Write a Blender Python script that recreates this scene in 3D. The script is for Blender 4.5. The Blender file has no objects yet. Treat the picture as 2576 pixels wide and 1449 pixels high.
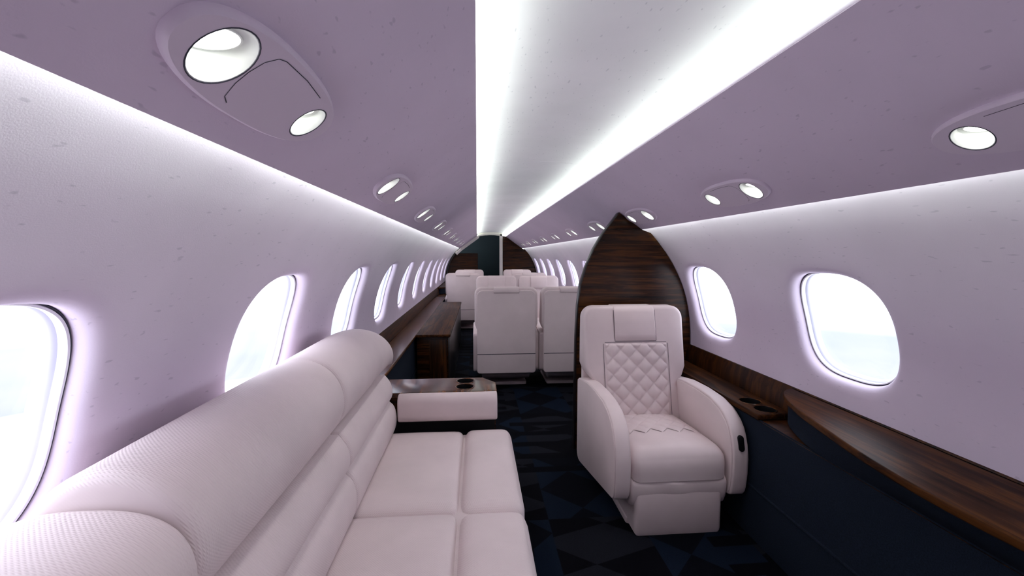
import bpy, bmesh, math, random
import numpy as np
from mathutils import Vector, Matrix
random.seed(4)
PI = math.pi
scene = bpy.context.scene
COL = scene.collection

# ------------------------------------------------------------------ camera
FPX = 1100.0
IW, IH = 2576, 1449
th = math.atan((724.5 - 643) / FPX)                 # camera looks slightly down
ps = math.atan(88 / FPX * math.cos(th))             # and slightly to the right
cam_d = bpy.data.cameras.new('camera')
cam_d.sensor_width = 36.0
cam_d.lens = 36.0 * FPX / IW
cam_d.clip_start = 0.02
cam = bpy.data.objects.new('camera', cam_d)
COL.objects.link(cam)
cam.location = (0, 0, 1.4)
cam.rotation_euler = (PI / 2 - th, 0, -ps)
scene.camera = cam

# ------------------------------------------------------------------ view
scene.view_settings.view_transform = 'Standard'
scene.view_settings.look = 'None'
scene.view_settings.exposure = 0.24
scene.view_settings.gamma = 1.0
scene.view_settings.use_curve_mapping = False
scene.cycles.use_denoising = True
scene.cycles.max_bounces = 8
scene.cycles.diffuse_bounces = 5
scene.cycles.glossy_bounces = 3
scene.cycles.transparent_max_bounces = 12
scene.cycles.sample_clamp_indirect = 4.0
scene.cycles.caustics_reflective = False
scene.cycles.caustics_refractive = False

SKY = 4.3
COVE_OUT = 3.0
COVE_IN = 2.1
LAMP = 5.2
BEAM = 5.0

# ------------------------------------------------------------------ sky
w = bpy.data.worlds.new('sky')
scene.world = w
w.use_nodes = True
nt = w.node_tree
nt.nodes.clear()
wo = nt.nodes.new('ShaderNodeOutputWorld')
bg = nt.nodes.new('ShaderNodeBackground')
tc = nt.nodes.new('ShaderNodeTexCoord')
sp = nt.nodes.new('ShaderNodeSeparateXYZ')
nt.links.new(tc.outputs['Generated'], sp.inputs[0])
nz = nt.nodes.new('ShaderNodeTexNoise')
nz.inputs['Scale'].default_value = 2.2
nz.inputs['Detail'].default_value = 4
mp = nt.nodes.new('ShaderNodeMapping')
mp.inputs['Scale'].default_value = (1, 1, 4)
nt.links.new(tc.outputs['Generated'], mp.inputs[0])
nt.links.new(mp.outputs[0], nz.inputs['Vector'])
rm = nt.nodes.new('ShaderNodeValToRGB')
rm.color_ramp.elements[0].position = 0.40
rm.color_ramp.elements[0].color = (0.60, 0.68, 0.92, 1)
rm.color_ramp.elements[1].position = 0.62
rm.color_ramp.elements[1].color = (0.96, 0.97, 1.0, 1)
nt.links.new(nz.outputs['Fac'], rm.inputs[0])
rz = nt.nodes.new('ShaderNodeValToRGB')          # haze: white high up, pale blue band near the horizon, white cloud deck
rz.color_ramp.elements[0].position = 0.0
rz.color_ramp.elements[0].color = (0.95, 0.96, 1.0, 1)
rz.color_ramp.elements[1].position = 1.0
rz.color_ramp.elements[1].color = (0.93, 0.96, 1.0, 1)
for p_, c_ in ((0.375, (0.95, 0.96, 1.0, 1)), (0.382, (0.12, 0.128, 0.15, 1)), (0.43, (0.15, 0.16, 0.18, 1)), (0.47, (0.95, 0.97, 1.0, 1))):
    e = rz.color_ramp.elements.new(p_)
    e.color = c_
ma = nt.nodes.new('ShaderNodeMath')
ma.operation = 'MULTIPLY_ADD'
ma.inputs[1].default_value = 0.5
ma.inputs[2].default_value = 0.5
nt.links.new(sp.outputs['Z'], ma.inputs[0])
nt.links.new(ma.outputs[0], rz.inputs[0])
mx = nt.nodes.new('ShaderNodeMix')
mx.data_type = 'RGBA'
mx.inputs[0].default_value = 0.12
nt.links.new(rz.outputs[0], mx.inputs[6])
nt.links.new(rm.outputs[0], mx.inputs[7])
nt.links.new(mx.outputs[2], bg.inputs['Color'])
bg.inputs['Strength'].default_value = SKY
nt.links.new(bg.outputs[0], wo.inputs[0])

# ------------------------------------------------------------------ cabin numbers
X0 = 0.371            # cabin centre line (the camera stands at X = 0)
YA, YB = -1.7, 11.45  # rear wall behind the camera, far bulkhead
HI = 0.371            # half width of the central ceiling panel
HO = 0.800            # half width at the outer light cove
ZI, ZO = 1.892, 1.585
WCP = [(1.70, .715), (1.65, .775), (1.595, .832), (1.46, .95), (1.337, 1.04), (1.203, 1.10), (1.079, 1.143), (.941, 1.170), (.807, 1.180), (.749, 1.180)]
wpoly = np.polyfit([a for a, b in WCP], [b for a, b in WCP], 4)
def wh(z):
    return float(np.polyval(wpoly, z))
def wn(z):            # outward wall normal (h, z)
    d = (wh(z + .002) - wh(z - .002)) / .004
    l = math.hypot(1, d)
    return (1 / l, -d / l)

# ------------------------------------------------------------------ long lights in the coves
def area(name, loc, direction, sx, sy, power, col):
    l = bpy.data.lights.new(name, 'AREA')
    l.shape = 'RECTANGLE'
    l.size = sx
    l.size_y = sy
    l.energy = power
    l.color = col
    o = bpy.data.objects.new(name, l)
    o.location = loc
    d = Vector(direction).normalized()
    z = -d
    y = Vector((0, 1, 0))
    x = y.cross(z).normalized()
    o.rotation_euler = Matrix((x, y, z)).transposed().to_euler()
    COL.objects.link(o)
    return o
COOL = (0.85, 1.0, 0.87)
NL = 10
seg = (YB - YA) / NL
for s in (-1, 1):
    for k in range(NL):
        y = YA + (k + .5) * seg
        area('cove_lamp', (X0 + s * .776, y, 1.634), (s * .7, 0, -.55), .014, seg * .99, COVE_OUT * seg, COOL)
        area('cove_lamp', (X0 + s * .408, y, 1.897), (-s * .75, 0, .65), .014, seg * .99, COVE_IN * seg, COOL)

# ------------------------------------------------------------------ materials
def mat(name, col, rough=0.6, **kw):
    m = bpy.data.materials.new(name)
    m.use_nodes = True
    b = m.node_tree.nodes['Principled BSDF']
    b.inputs['Base Color'].default_value = (*col, 1)
    b.inputs['Roughness'].default_value = rough
    for k, v in kw.items():
        b.inputs[k.replace('_', ' ')].default_value = v
    return m
def bsdf(m):
    return m.node_tree.nodes['Principled BSDF']
def N(m, t, **kw):
    n = m.node_tree.nodes.new(t)
    for k, v in kw.items():
        setattr(n, k, v)
    return n
def L(m, a, b):
    m.node_tree.links.new(a, b)
def coords(m, scale=(1, 1, 1), rot=(0, 0, 0), kind='Object'):
    c = N(m, 'ShaderNodeTexCoord')
    p = N(m, 'ShaderNodeMapping')
    p.inputs['Scale'].default_value = scale
    p.inputs['Rotation'].default_value = rot
    L(m, c.outputs[kind], p.inputs[0])
    return p.outputs[0]
def ramp(m, src, stops):
    r = N(m, 'ShaderNodeValToRGB')
    els = r.color_ramp.elements
    els[0].position, els[0].color = stops[0][0], (*stops[0][1], 1)
    els[1].position, els[1].color = stops[-1][0], (*stops[-1][1], 1)
    for p, c in stops[1:-1]:
        e = els.new(p)
        e.color = (*c, 1)
    L(m, src, r.inputs[0])
    return r.outputs[0]
def bump(m, src, strength, dist):
    b = N(m, 'ShaderNodeBump')
    b.inputs['Strength'].default_value = strength
    b.inputs['Distance'].default_value = dist
    L(m, src, b.inputs['Height'])
    L(m, b.outputs[0], bsdf(m).inputs['Normal'])
    return b
def noise(m, vec, scale, detail=3, rough=.5):
    n = N(m, 'ShaderNodeTexNoise')
    n.inputs['Scale'].default_value = scale
    n.inputs['Detail'].default_value = detail
    n.inputs['Roughness'].default_value = rough
    L(m, vec, n.inputs['Vector'])
    return n.outputs['Fac']

def panel_fabric(name, c):
    """suede-like cabin lining: faint mottling and sparse short fibres"""
    m = mat(name, c, .85)
    v = coords(m)
    n1 = noise(m, v, 3.0, 4)
    d = tuple(x * .95 for x in c)
    base = ramp(m, n1, [(.35, d), (.65, c)])
    v2 = coords(m, (1, .35, 1), (0.4, 0.3, .6))
    n2 = noise(m, v2, 95, 1)
    specks = ramp(m, n2, [(.70, (0, 0, 0)), (.76, (1, 1, 1))])
    mixn = N(m, 'ShaderNodeMix', data_type='RGBA')
    L(m, specks, mixn.inputs[0])
    L(m, base, mixn.inputs[6])
    mixn.inputs[7].default_value = (c[0] * .80, c[1] * .80, c[2] * .82, 1)
    L(m, mixn.outputs[2], bsdf(m).inputs['Base Color'])
    bump(m, noise(m, v, 380, 2), .08, .002)
    bsdf(m).inputs['Specular IOR Level'].default_value = .2
    return m
M = {}
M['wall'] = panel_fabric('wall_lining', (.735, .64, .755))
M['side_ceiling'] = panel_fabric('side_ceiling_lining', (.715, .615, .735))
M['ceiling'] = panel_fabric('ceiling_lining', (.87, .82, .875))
M['pod'] = mat('pod_plastic', (.70, .605, .705), .5)
M['cup'] = mat('lamp_cup_white', (.80, .82, .79), .5)
M['seam'] = mat('dark_seam', (.03, .03, .05), .6)
M['seat_seam'] = mat('stitching', (.10, .075, .09), .7)

def leather(name, c, weave=False, dark=.93):
    m = mat(name, c, .48)
    v = coords(m)
    base = ramp(m, noise(m, v, 5, 3), [(.35, tuple(x * dark for x in c)), (.65, c)])
    L(m, base, bsdf(m).inputs['Base Color'])
    if weave:
        w1 = N(m, 'ShaderNodeTexWave', wave_type='BANDS', bands_direction='Y')
        w1.inputs['Scale'].default_value = 62
        w2 = N(m, 'ShaderNodeTexWave', wave_type='BANDS', bands_direction='DIAGONAL')
        w2.inputs['Scale'].default_value = 78
        for q in (w1, w2):
            L(m, v, q.inputs['Vector'])
        mm = N(m, 'ShaderNodeMath', operation='MULTIPLY')
        L(m, w1.outputs['Fac'], mm.inputs[0])
        L(m, w2.outputs['Fac'], mm.inputs[1])
        bump(m, mm.outputs[0], .42, .0016)
        bsdf(m).inputs['Roughness'].default_value = .65
    else:
        bump(m, noise(m, v, 260, 3), .10, .0012)
    bsdf(m).inputs['Specular IOR Level'].default_value = .35
    return m
M['leather'] = leather('seat_leather', (.675, .565, .565))
M['sofa'] = leather('sofa_fabric', (.705, .605, .61), True)
M['piping'] = leather('seat_piping', (.66, .58, .58))

def wood(name, axis='X', gloss=.24, tint=1.0, spec=.16):
    m = mat(name, (.05, .02, .01), gloss)
    sc = {'X': (.8, 12, 15), 'Y': (11, .7, 14), 'Z': (10, 10, .8)}[axis]
    v = coords(m, sc)
    n = N(m, 'ShaderNodeTexNoise')
    n.inputs['Scale'].default_value = 2.6
    n.inputs['Detail'].default_value = 8
    n.inputs['Roughness'].default_value = .65
    n.inputs['Distortion'].default_value = .7
    L(m, v, n.inputs['Vector'])
    c = ramp(m, n.outputs['Fac'], [(.32, (.004 * tint, .0016 * tint, .0010 * tint)), (.48, (.020 * tint, .007 * tint, .003 * tint)), (.60, (.052 * tint, .018 * tint, .0045 * tint)), (.72, (.014 * tint, .005 * tint, .002 * tint))])
    L(m, c, bsdf(m).inputs['Base Color'])
    bsdf(m).inputs['Specular IOR Level'].default_value = spec
    return m
M['wood_x'] = wood('walnut_gloss', 'X')
M['wood_y'] = wood('walnut_lengthwise', 'Y', .45, 1.15, .05)
M['wood_gloss'] = wood('walnut_polished', 'Y', .20, 2.2, .26)
M['wood_z'] = wood('walnut_upright', 'Z', .3)
M['wood_edge'] = mat('walnut_dark_edge', (.006, .004, .004), .3)
M['black'] = mat('black_plastic', (.003, .003, .004), .5, Specular_IOR_Level=.1)
M['navy'] = mat('navy_fabric', (.006, .010, .019), .9)
L(M['navy'], ramp(M['navy'], noise(M['navy'], coords(M['navy']), 240, 2), [(.3, (.004, .007, .013)), (.7, (.009, .014, .026))]), bsdf(M['navy']).inputs['Base Color'])
bsdf(M['navy']).inputs['Specular IOR Level'].default_value = .1
M['cream'] = mat('cream_trim', (.86, .81, .74), .4)
M['teal'] = mat('dark_teal_wall', (.026, .050, .062), .7)
M['frame'] = mat('window_frame_plastic', (.82, .80, .86), .4)
M['frame_b'] = mat('window_inner_frame_plastic', (.66, .67, .78), .4)

# carpet: dark navy with overlapping triangles and diamonds
def carpet():
    m = mat('patterned_carpet', (.01, .012, .02), .95)
    def tri(sx, sy, rot, off):
        c = N(m, 'ShaderNodeTexCoord')
        p = N(m, 'ShaderNodeMapping')
        p.inputs['Scale'].default_value = (sx, sy, 1)
        p.inputs['Rotation'].default_value = (0, 0, rot)
        p.inputs['Location'].default_value = (off, off * .6, .01)
        L(m, c.outputs['Object'], p.inputs[0])
        k = N(m, 'ShaderNodeTexChecker')
        k.inputs['Scale'].default_value = 1.0
        k.inputs['Color1'].default_value = (1, 1, 1, 1)
        k.inputs['Color2'].default_value = (0, 0, 0, 1)
        L(m, p.outputs[0], k.inputs['Vector'])
        return k.outputs['Fac']
    def mix(fac, a, b):
        x = N(m, 'ShaderNodeMix', data_type='RGBA')
        L(m, fac, x.inputs[0])
        for i, q in ((6, a), (7, b)):
            if isinstance(q, tuple):
                x.inputs[i].default_value = (*q, 1)
            else:
                L(m, q, x.inputs[i])
        return x.outputs[2]
    a = mix(tri(3.4, 3.4, PI / 4, .13), (.0022, .003, .006), (.006, .013, .027))
    b = mix(tri(2.3, 4.6, PI / 4 * 1.25, .4), (.0015, .0015, .003), (.013, .014, .020))
    c = mix(tri(2.1, 1.3, 0, .22), a, b)
    st = N(m, 'ShaderNodeTexWave', wave_type='BANDS', bands_direction='Y')
    st.inputs['Scale'].default_value = 1.6
    st.inputs['Distortion'].default_value = .3
    L(m, coords(m), st.inputs['Vector'])
    sf = ramp(m, st.outputs['Fac'], [(.30, (0, 0, 0)), (.34, (1, 1, 1))])
    d = mix(sf, (.0012, .0014, .003), c)
    e = mix(tri(1.15, .95, .0, .7), d, c)
    g = mix(noise(m, coords(m), 300, 2), (.0012, .0014, .003), e)
    L(m, g, bsdf(m).inputs['Base Color'])
    bump(m, noise(m, coords(m), 500, 2), .3, .003)
    bsdf(m).inputs['Specular IOR Level'].default_value = .05
    return m
M['carpet'] = carpet()

def emit(name, col, s):
    m = bpy.data.materials.new(name)
    m.use_nodes = True
    b = m.node_tree.nodes['Principled BSDF']
    b.inputs['Base Color'].default_value = (.8, .8, .8, 1)
    b.inputs['Emission Color'].default_value = (*col, 1)
    b.inputs['Emission Strength'].default_value = s
    return m
M['lamp'] = emit('lamp_glow', (1, 1, .97), LAMP)
def glass():
    m = bpy.data.materials.new('window_acrylic')
    m.use_nodes = True
    n = m.node_tree.nodes
    n.clear()
    o = n.new('ShaderNodeOutputMaterial')
    t = n.new('ShaderNodeBsdfTransparent')
    t.inputs[0].default_value = (.95, .96, 1, 1)
    g = n.new('ShaderNodeBsdfGlossy')
    g.inputs['Roughness'].default_value = .03
    x = n.new('ShaderNodeMixShader')
    x.inputs[0].default_value = .05
    m.node_tree.links.new(t.outputs[0], x.inputs[1])
    m.node_tree.links.new(g.outputs[0], x.inputs[2])
    m.node_tree.links.new(x.outputs[0], o.inputs[0])
    return m
M['glass'] = glass()

# ------------------------------------------------------------------ mesh helpers
def link(name, bm, m, parent=None, smooth=True, angle=38):
    bmesh.ops.remove_doubles(bm, verts=bm.verts, dist=1e-5)
    bmesh.ops.recalc_face_normals(bm, faces=bm.faces)
    me = bpy.data.meshes.new(name)
    bm.to_mesh(me)
    bm.free()
    mats = m if isinstance(m, (list, tuple)) else [m]
    for q in mats:
        me.materials.append(q)
    if smooth:
        me.polygons.foreach_set('use_smooth', [True] * len(me.polygons))
        me.set_sharp_from_angle(angle=math.radians(angle))
    o = bpy.data.objects.new(name, me)
    COL.objects.link(o)
    if parent:
        o.parent = parent
    return o
def thing(name, label, cat, loc=(0, 0, 0), rotz=0, group=None):
    o = bpy.data.objects.new(name, None)
    o.empty_display_size = .1
    COL.objects.link(o)
    o.location = loc
    o.rotation_euler = (0, 0, rotz)
    o['label'] = label
    o['category'] = cat
    if group:
        o['group'] = group
    return o
def tag(o, label, cat, group=None):
    o['label'] = label
    o['category'] = cat
    if group:
        o['group'] = group
    return o
def struct(o):
    o['kind'] = 'structure'
    return o

def signed_area(P):
    return sum(P[i][0] * P[(i + 1) % len(P)][1] - P[(i + 1) % len(P)][0] * P[i][1] for i in range(len(P))) / 2
def inset(P, d):
    """offset a closed 2D outline inward by d (outline counter-clockwise)"""
    n = len(P)
    out = []
    for i in range(n):
        a, b, c = P[i - 1], P[i], P[(i + 1) % n]
        e1 = Vector((b[0] - a[0], b[1] - a[1]))
        e2 = Vector((c[0] - b[0], c[1] - b[1]))
        if e1.length < 1e-9 or e2.length < 1e-9:
            out.append(b)
            continue
        n1 = Vector((-e1.y, e1.x)).normalized()
        n2 = Vector((-e2.y, e2.x)).normalized()
        v = n1 + n2
        if v.length < 1e-6:
            v = n1
        v.normalize()
        k = d / max(.35, v.dot(n1))
        out.append((b[0] + v.x * k, b[1] + v.y * k))
    return out
AX = {'X': lambda a, b, t: (t, a, b), 'Y': lambda a, b, t: (a, t, b), 'Z': lambda a, b, t: (a, b, t)}
def extrude(P, t0, t1, r=.01, crown=0, axis='Y', steps=4, deform=None, bm=None, mid=1, crowns=(1, 1), r2=None):
    """solid swept from a closed outline between t0 and t1 along an axis, edges rounded by r, ends bulged by crown"""
    own = bm is None
    if own:
        bm = bmesh.new()
    if signed_area(P) < 0:
        P = P[::-1]
    r2 = r if r2 is None else r2
    st = []
    for i in range(steps + 1):
        a = PI / 2 * i / steps
        st.append((t0 + r * (1 - math.sin(a)), r * (1 - math.cos(a))))
    st = st[::-1]
    st = [(t0 + r * (1 - math.sin(PI / 2 * i / steps)), r * (1 - math.cos(PI / 2 * i / steps))) for i in range(steps, -1, -1)]
    for i in range(1, mid):
        st.append((t0 + r + (t1 - r2 - t0 - r) * i / mid, 0))
    st += [(t1 - r2 * (1 - math.sin(PI / 2 * i / steps)), r2 * (1 - math.cos(PI / 2 * i / steps))) for i in range(0, steps + 1)]
    rings = []
    def ring(Q, t):
        vs = []
        for a, b in Q:
            co = Vector(AX[axis](a, b, t))
            if deform:
                co = Vector(deform(co))
            vs.append(bm.verts.new(co))
        return vs
    for t, d in st:
        rings.append(ring(inset(P, d) if d > 0 else P, t))
    for A, B in zip(rings, rings[1:]):
        for i in range(len(A)):
            j = (i + 1) % len(A)
            bm.faces.new((A[i], A[j], B[j], B[i]))
    for end, sgn, R, t, rr, cw in ((rings[0], -1, None, t0, r, crowns[0]), (rings[-1], 1, None, t1, r2, crowns[1])):
        Q = inset(P, rr) if rr > 0 else P
        if crown > 0 and cw:
            cx = sum(a for a, b in Q) / len(Q)
            cy = sum(b for a, b in Q) / len(Q)
            prev = end
            K = 6
            for k in range(1, K):
                s = 1 - k / K
                cur = ring([(cx + (a - cx) * s, cy + (b - cy) * s) for a, b in Q], t + sgn * crown * cw * (1 - s * s))
                for i in range(len(cur)):
                    j = (i + 1) % len(cur)
                    bm.faces.new((prev[i], prev[j], cur[j], cur[i]))
                prev = cur
            c = Vector(AX[axis](cx, cy, t + sgn * crown * cw))
            if deform:
                c = Vector(deform(c))
            c = bm.verts.new(c)
            for i in range(len(prev)):
                bm.faces.new((prev[i], prev[(i + 1) % len(prev)], c))
        else:
            bm.faces.new(end)
    return bm
def rrect(x0, x1, y0, y1, r=.03, n=6, rs=None):
    """rounded rectangle; rs = radii for (x0,y0), (x1,y0), (x1,y1), (x0,y1)"""
    rs = rs or (r, r, r, r)
    out = []
    for (cx, cy, a0), q in zip(((x0, y0, PI), (x1, y0, 1.5 * PI), (x1, y1, 0), (x0, y1, .5 * PI)), rs):
        ox = cx + (q if cx == x0 else -q)
        oy = cy + (q if cy == y0 else -q)
        k = n if q > 1e-6 else 0
        for i in range(k + 1):
            a = a0 + PI / 2 * (i / max(k, 1))
            out.append((ox + q * math.cos(a), oy + q * math.sin(a)))
            if k == 0:
                break
    return out
def dens(P, d):
    """add points so that no edge is longer than d"""
    out = []
    for i in range(len(P)):
        a, b = P[i], P[(i + 1) % len(P)]
        k = max(1, int(math.hypot(b[0] - a[0], b[1] - a[1]) / d))
        for j in range(k):
            out.append((a[0] + (b[0] - a[0]) * j / k, a[1] + (b[1] - a[1]) * j / k))
    return out
def box(name, x0, x1, y0, y1, z0, z1, m, parent=None, r=.006):
    return link(name, extrude(rrect(x0, x1, y0, y1, r, 3), z0, z1, min(r, .004), axis='Z', steps=2), m, parent)
def cushion_bm(x0, x1, y0, y1, z0, z1, r=.04, puff=.02, nx=14, ny=14, nzz=6, deform=None, bottom_puff=0, side_puff=0):
    """rounded box whose top swells"""
    bm = bmesh.new()
    cx, cy, cz = (x0 + x1) / 2, (y0 + y1) / 2, (z0 + z1) / 2
    hx, hy, hz = (x1 - x0) / 2, (y1 - y0) / 2, (z1 - z0) / 2
    r = min(r, hx * .98, hy * .98, hz * .98)
    def q(u, n):      # denser samples towards the edges
        t = -1 + 2 * u / n
        return math.copysign(1 - (1 - abs(t)) ** 1.6, t)
    def f(u, v, t):
        p = Vector((u * hx, v * hy, t * hz))
        c = Vector((max(-hx + r, min(hx - r, p.x)), max(-hy + r, min(hy - r, p.y)), max(-hz + r, min(hz - r, p.z))))
        d = p - c
        if d.length > 1e-9:
            p = c + d.normalized() * r
        k = (1 - u ** 4) * (1 - v ** 4)
        if t > 0:
            p.z += puff * (1 - u * u) ** .7 * (1 - v * v) ** .7 * t if abs(u) < 1 and abs(v) < 1 else 0
        if bottom_puff and t < 0 and abs(u) < 1 and abs(v) < 1:
            p.z += bottom_puff * (1 - u * u) ** .7 * (1 - v * v) ** .7 * t
        if side_puff:
            p.y += side_puff * v * (1 - u * u) * (1 - t * t)
            p.x += side_puff * u * (1 - v * v) * (1 - t * t)
        p += Vector((cx, cy, cz))
        return bm.verts.new(deform(p) if deform else p)
    def face(fn, na, nb):
        g = [[fn(q(i, na), q(j, nb)) for j in range(nb + 1)] for i in range(na + 1)]
        for i in range(na):
            for j in range(nb):
                bm.faces.new((g[i][j], g[i + 1][j], g[i + 1][j + 1], g[i][j + 1]))
    face(lambda a, b: f(a, b, 1), nx, ny)
    face(lambda a, b: f(a, b, -1), nx, ny)
    face(lambda a, b: f(a, 1, b), nx, nzz)
    face(lambda a, b: f(a, -1, b), nx, nzz)
    face(lambda a, b: f(1, a, b), ny, nzz)
    face(lambda a, b: f(-1, a, b), ny, nzz)
    return bm
def slab_holes(P, z0, z1, r, holes, depth=.05):
    """horizontal slab whose top face has round wells sunk into it"""
    bm = extrude(P, z0, z1, r, axis='Z', steps=3)
    bm.faces.ensure_lookup_table()
    top = [f for f in bm.faces if len(f.verts) == len(P) and all(abs(v.co.z - z1) < 1e-6 for v in f.verts)][0]
    edges = list(top.edges)
    bmesh.ops.delete(bm, geom=[top], context='FACES_ONLY')
    for cx, cy, q in holes:
        a = [bm.verts.new((cx + q * math.cos(2 * PI * i / 40), cy + q * math.sin(2 * PI * i / 40), z1)) for i in range(40)]
        edges += [bm.edges.new((a[i], a[(i + 1) % 40])) for i in range(40)]
    bmesh.ops.triangle_fill(bm, use_beauty=True, edges=edges)
    return bm
def strip_bm(pts, y0, y1, ny=1, bm=None):
    """open sheet: an (x,z) polyline swept along y"""
    bm = bm or bmesh.new()
    ys = [y0 + (y1 - y0) * i / ny for i in range(ny + 1)]
    g = [[bm.verts.new((x, y, z)) for y in ys] for x, z in pts]
    for a, b in zip(g, g[1:]):
        for j in range(ny):
            bm.faces.new((a[j], a[j + 1], b[j + 1], b[j]))
    return bm

# ================================================================== THE CABIN SHELL
# floor
bm = bmesh.new()
vs = [bm.verts.new(p) for p in ((X0 - 1.35, YA - .1, 0), (X0 + 1.35, YA - .1, 0), (X0 + 1.35, YB + 1.3, 0), (X0 - 1.35, YB + 1.3, 0))]
bm.faces.new(vs)
struct(link('floor', bm, M['carpet']))

# central ceiling panel, gently arched, with cross joints
bm = bmesh.new()
ys = [YA]
for j in (.2, 2.78, 5.4, 8.0):
    ys += [j - .004, j, j + .004]
ys += [YB]
NXC = 20
g = []
for y in ys:
    row = []
    joint = any(abs(y - j) < 1e-6 for j in (.2, 2.78, 5.4, 8.0))
    for i in range(NXC + 1):
        u = -1 + 2 * i / NXC
        row.append(bm.verts.new((X0 + u * .50, y, 1.942 + .050 * (1 - u * u) + (.004 if joint else 0))))
    g.append(row)
for a, b in zip(g, g[1:]):
    for i in range(NXC):
        bm.faces.new((a[i], a[i + 1], b[i + 1], b[i]))
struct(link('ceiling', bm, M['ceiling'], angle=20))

# side walls, each with a row of flared window openings
WZ, WHH, WHW, WP = 1.090, .224, .240, 1.012
ZB, ZT = .749, 1.70
def sgn(v):
    return -1 if v < 0 else 1
def super_pt(a, ex=2.9):
    c, s = math.cos(a), math.sin(a)
    return (sgn(c) * abs(c) ** (2 / ex), sgn(s) * abs(s) ** (2 / ex))
def wall_pt(side, y, z, depth=0):
    n = wn(z)
    return (X0 + side * (wh(z) + n[0] * depth), y, z + n[1] * depth)
def win_pt(side, yc, u, v, s, depth):
    return wall_pt(side, yc + u * WHW * s, WZ + v * WHH * s, depth)
L_CENT = [.662 + WP * k for k in range(-2, 11)]
R_CENT = [1.706 + WP * k for k in range(-3, 10)]
ANG = []
for i in range(96):
    ANG.append(2 * PI * i / 96)
def rect_dir(u, v, y0, y1, z0, z1):
    ts = []
    if u > 1e-9: ts.append(y1 / u)
    if u < -1e-9: ts.append(y0 / u)
    if v > 1e-9: ts.append(z1 / v)
    if v < -1e-9: ts.append(z0 / v)
    return min(ts)
def make_wall(side, cents, name):
    bm = bmesh.new()
    y0, y1, z0, z1 = -WP / 2, WP / 2, ZB - WZ, ZT - WZ
    dirs = []
    for a in ANG:
        u, v = super_pt(a)
        dirs.append((math.atan2(v * WHH, u * WHW), u, v))
    # exact rectangle corners
    pts = []
    for (t, u, v) in dirs:
        pts.append([t, (u, v)])
    for cy, cz in ((y1, z1), (y0, z1), (y0, z0), (y1, z0)):
        t = math.atan2(cz, cy)
        best = None
        lo, hi = 0, 2 * PI
        for k in range(4000):
            a = 2 * PI * k / 4000
            u, v = super_pt(a)
            tt = math.atan2(v * WHH, u * WHW)
            d = abs((tt - t + PI) % (2 * PI) - PI)
            if best is None or d < best[0]:
                best = (d, u, v)
        pts.append([t, (best[1], best[2])])
    pts.sort(key=lambda q: q[0])
    for yc in cents:
        rings = []
        for f in (1, .85, .68, .5, .34, .2, .09):
            rg = []
            for t, (u, v) in pts:
                du, dv = math.cos(t), math.sin(t)
                k = rect_dir(du, dv, y0, y1, z0, z1)
                R = (du * k, dv * k)
                S = (u * WHW * 1.20, v * WHH * 1.20)
                yy, zz = S[0] + (R[0] - S[0]) * f, S[1] + (R[1] - S[1]) * f
                rg.append(bm.verts.new(wall_pt(side, yc + yy, WZ + zz, 0)))
            rings.append(rg)
        for s, d in ((1.20, 0), (1.15, .001), (1.10, .0035), (1.06, .008), (1.03, .015), (1.01, .024), (1.0, .034), (.993, .048)):
            rings.append([bm.verts.new(win_pt(side, yc, u, v, s, d)) for t, (u, v) in pts])
        for A, B in zip(rings, rings[1:]):
            for i in range(len(A)):
                j = (i + 1) % len(A)
                bm.faces.new((A[i], A[j], B[j], B[i]))
    # plain wall pieces at both ends
    for ya, yb in ((YA, cents[0] - WP / 2), (cents[-1] + WP / 2, YB + .02)):
        if yb > ya + .01:
            zs = [ZB + (ZT - ZB) * i / 24 for i in range(25)]
            g = [[bm.verts.new(wall_pt(side, y, z)) for y in (ya, yb)] for z in zs]
            for a, b in zip(g, g[1:]):
                bm.faces.new((a[0], a[1], b[1], b[0]))
    # shell above the light cove, up to the central panel
    top = [(X0 + side * wh(ZT), ZT), (X0 + side * .66, 1.76), (X0 + side * .58, 1.85), (X0 + side * .50, 1.942)]
    strip_bm(top, YA, YB + .02, 1, bm)
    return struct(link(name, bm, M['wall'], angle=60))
make_wall(-1, L_CENT, 'wall_left')
make_wall(1, R_CENT, 'wall_right')

# windows: gasket, outer frame ring, inner frame ring, acrylic pane
def ring_bm(side, profile):
    bm = bmesh.new()
    rings = [[bm.verts.new(win_pt(side, 0, *super_pt(a), s, d)) for a in ANG] for s, d in profile]
    for A, B in zip(rings, rings[1:]):
        for i in range(len(A)):
            j = (i + 1) % len(A)
            bm.faces.new((A[i], A[j], B[j], B[i]))
    return bm
def window(side):
    root = bpy.data.objects.new('window_1', None)
    COL.objects.link(root)
    struct(root)
    link('window_gasket', ring_bm(side, [(.995, .046), (.987, .0435), (.979, .046), (.979, .052)]), M['seam'], root)
    link('window_frame', ring_bm(side, [(.981, .050), (.975, .043), (.959, .044), (.951, .049), (.949, .062)]), M['frame'], root)
    link('inner_frame', ring_bm(side, [(.950, .060), (.940, .062), (.922, .067), (.915, .076), (.912, .090), (1.02, .095), (1.02, .030)]), M['frame_b'], root)
    bm = bmesh.new()
    prof = [[bm.verts.new(win_pt(side, 0, *super_pt(a), .918, d)) for a in ANG] for d in (.074, .080)]
    for i in range(len(ANG)):
        j = (i + 1) % len(ANG)
        bm.faces.new((prof[0][i], prof[0][j], prof[1][j], prof[1][i]))
    bm.faces.new(prof[0])
    bm.faces.new(prof[1][::-1])
    link('window_pane', bm, M['glass'], root, smooth=False)
    return root
wcount = 0
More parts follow.
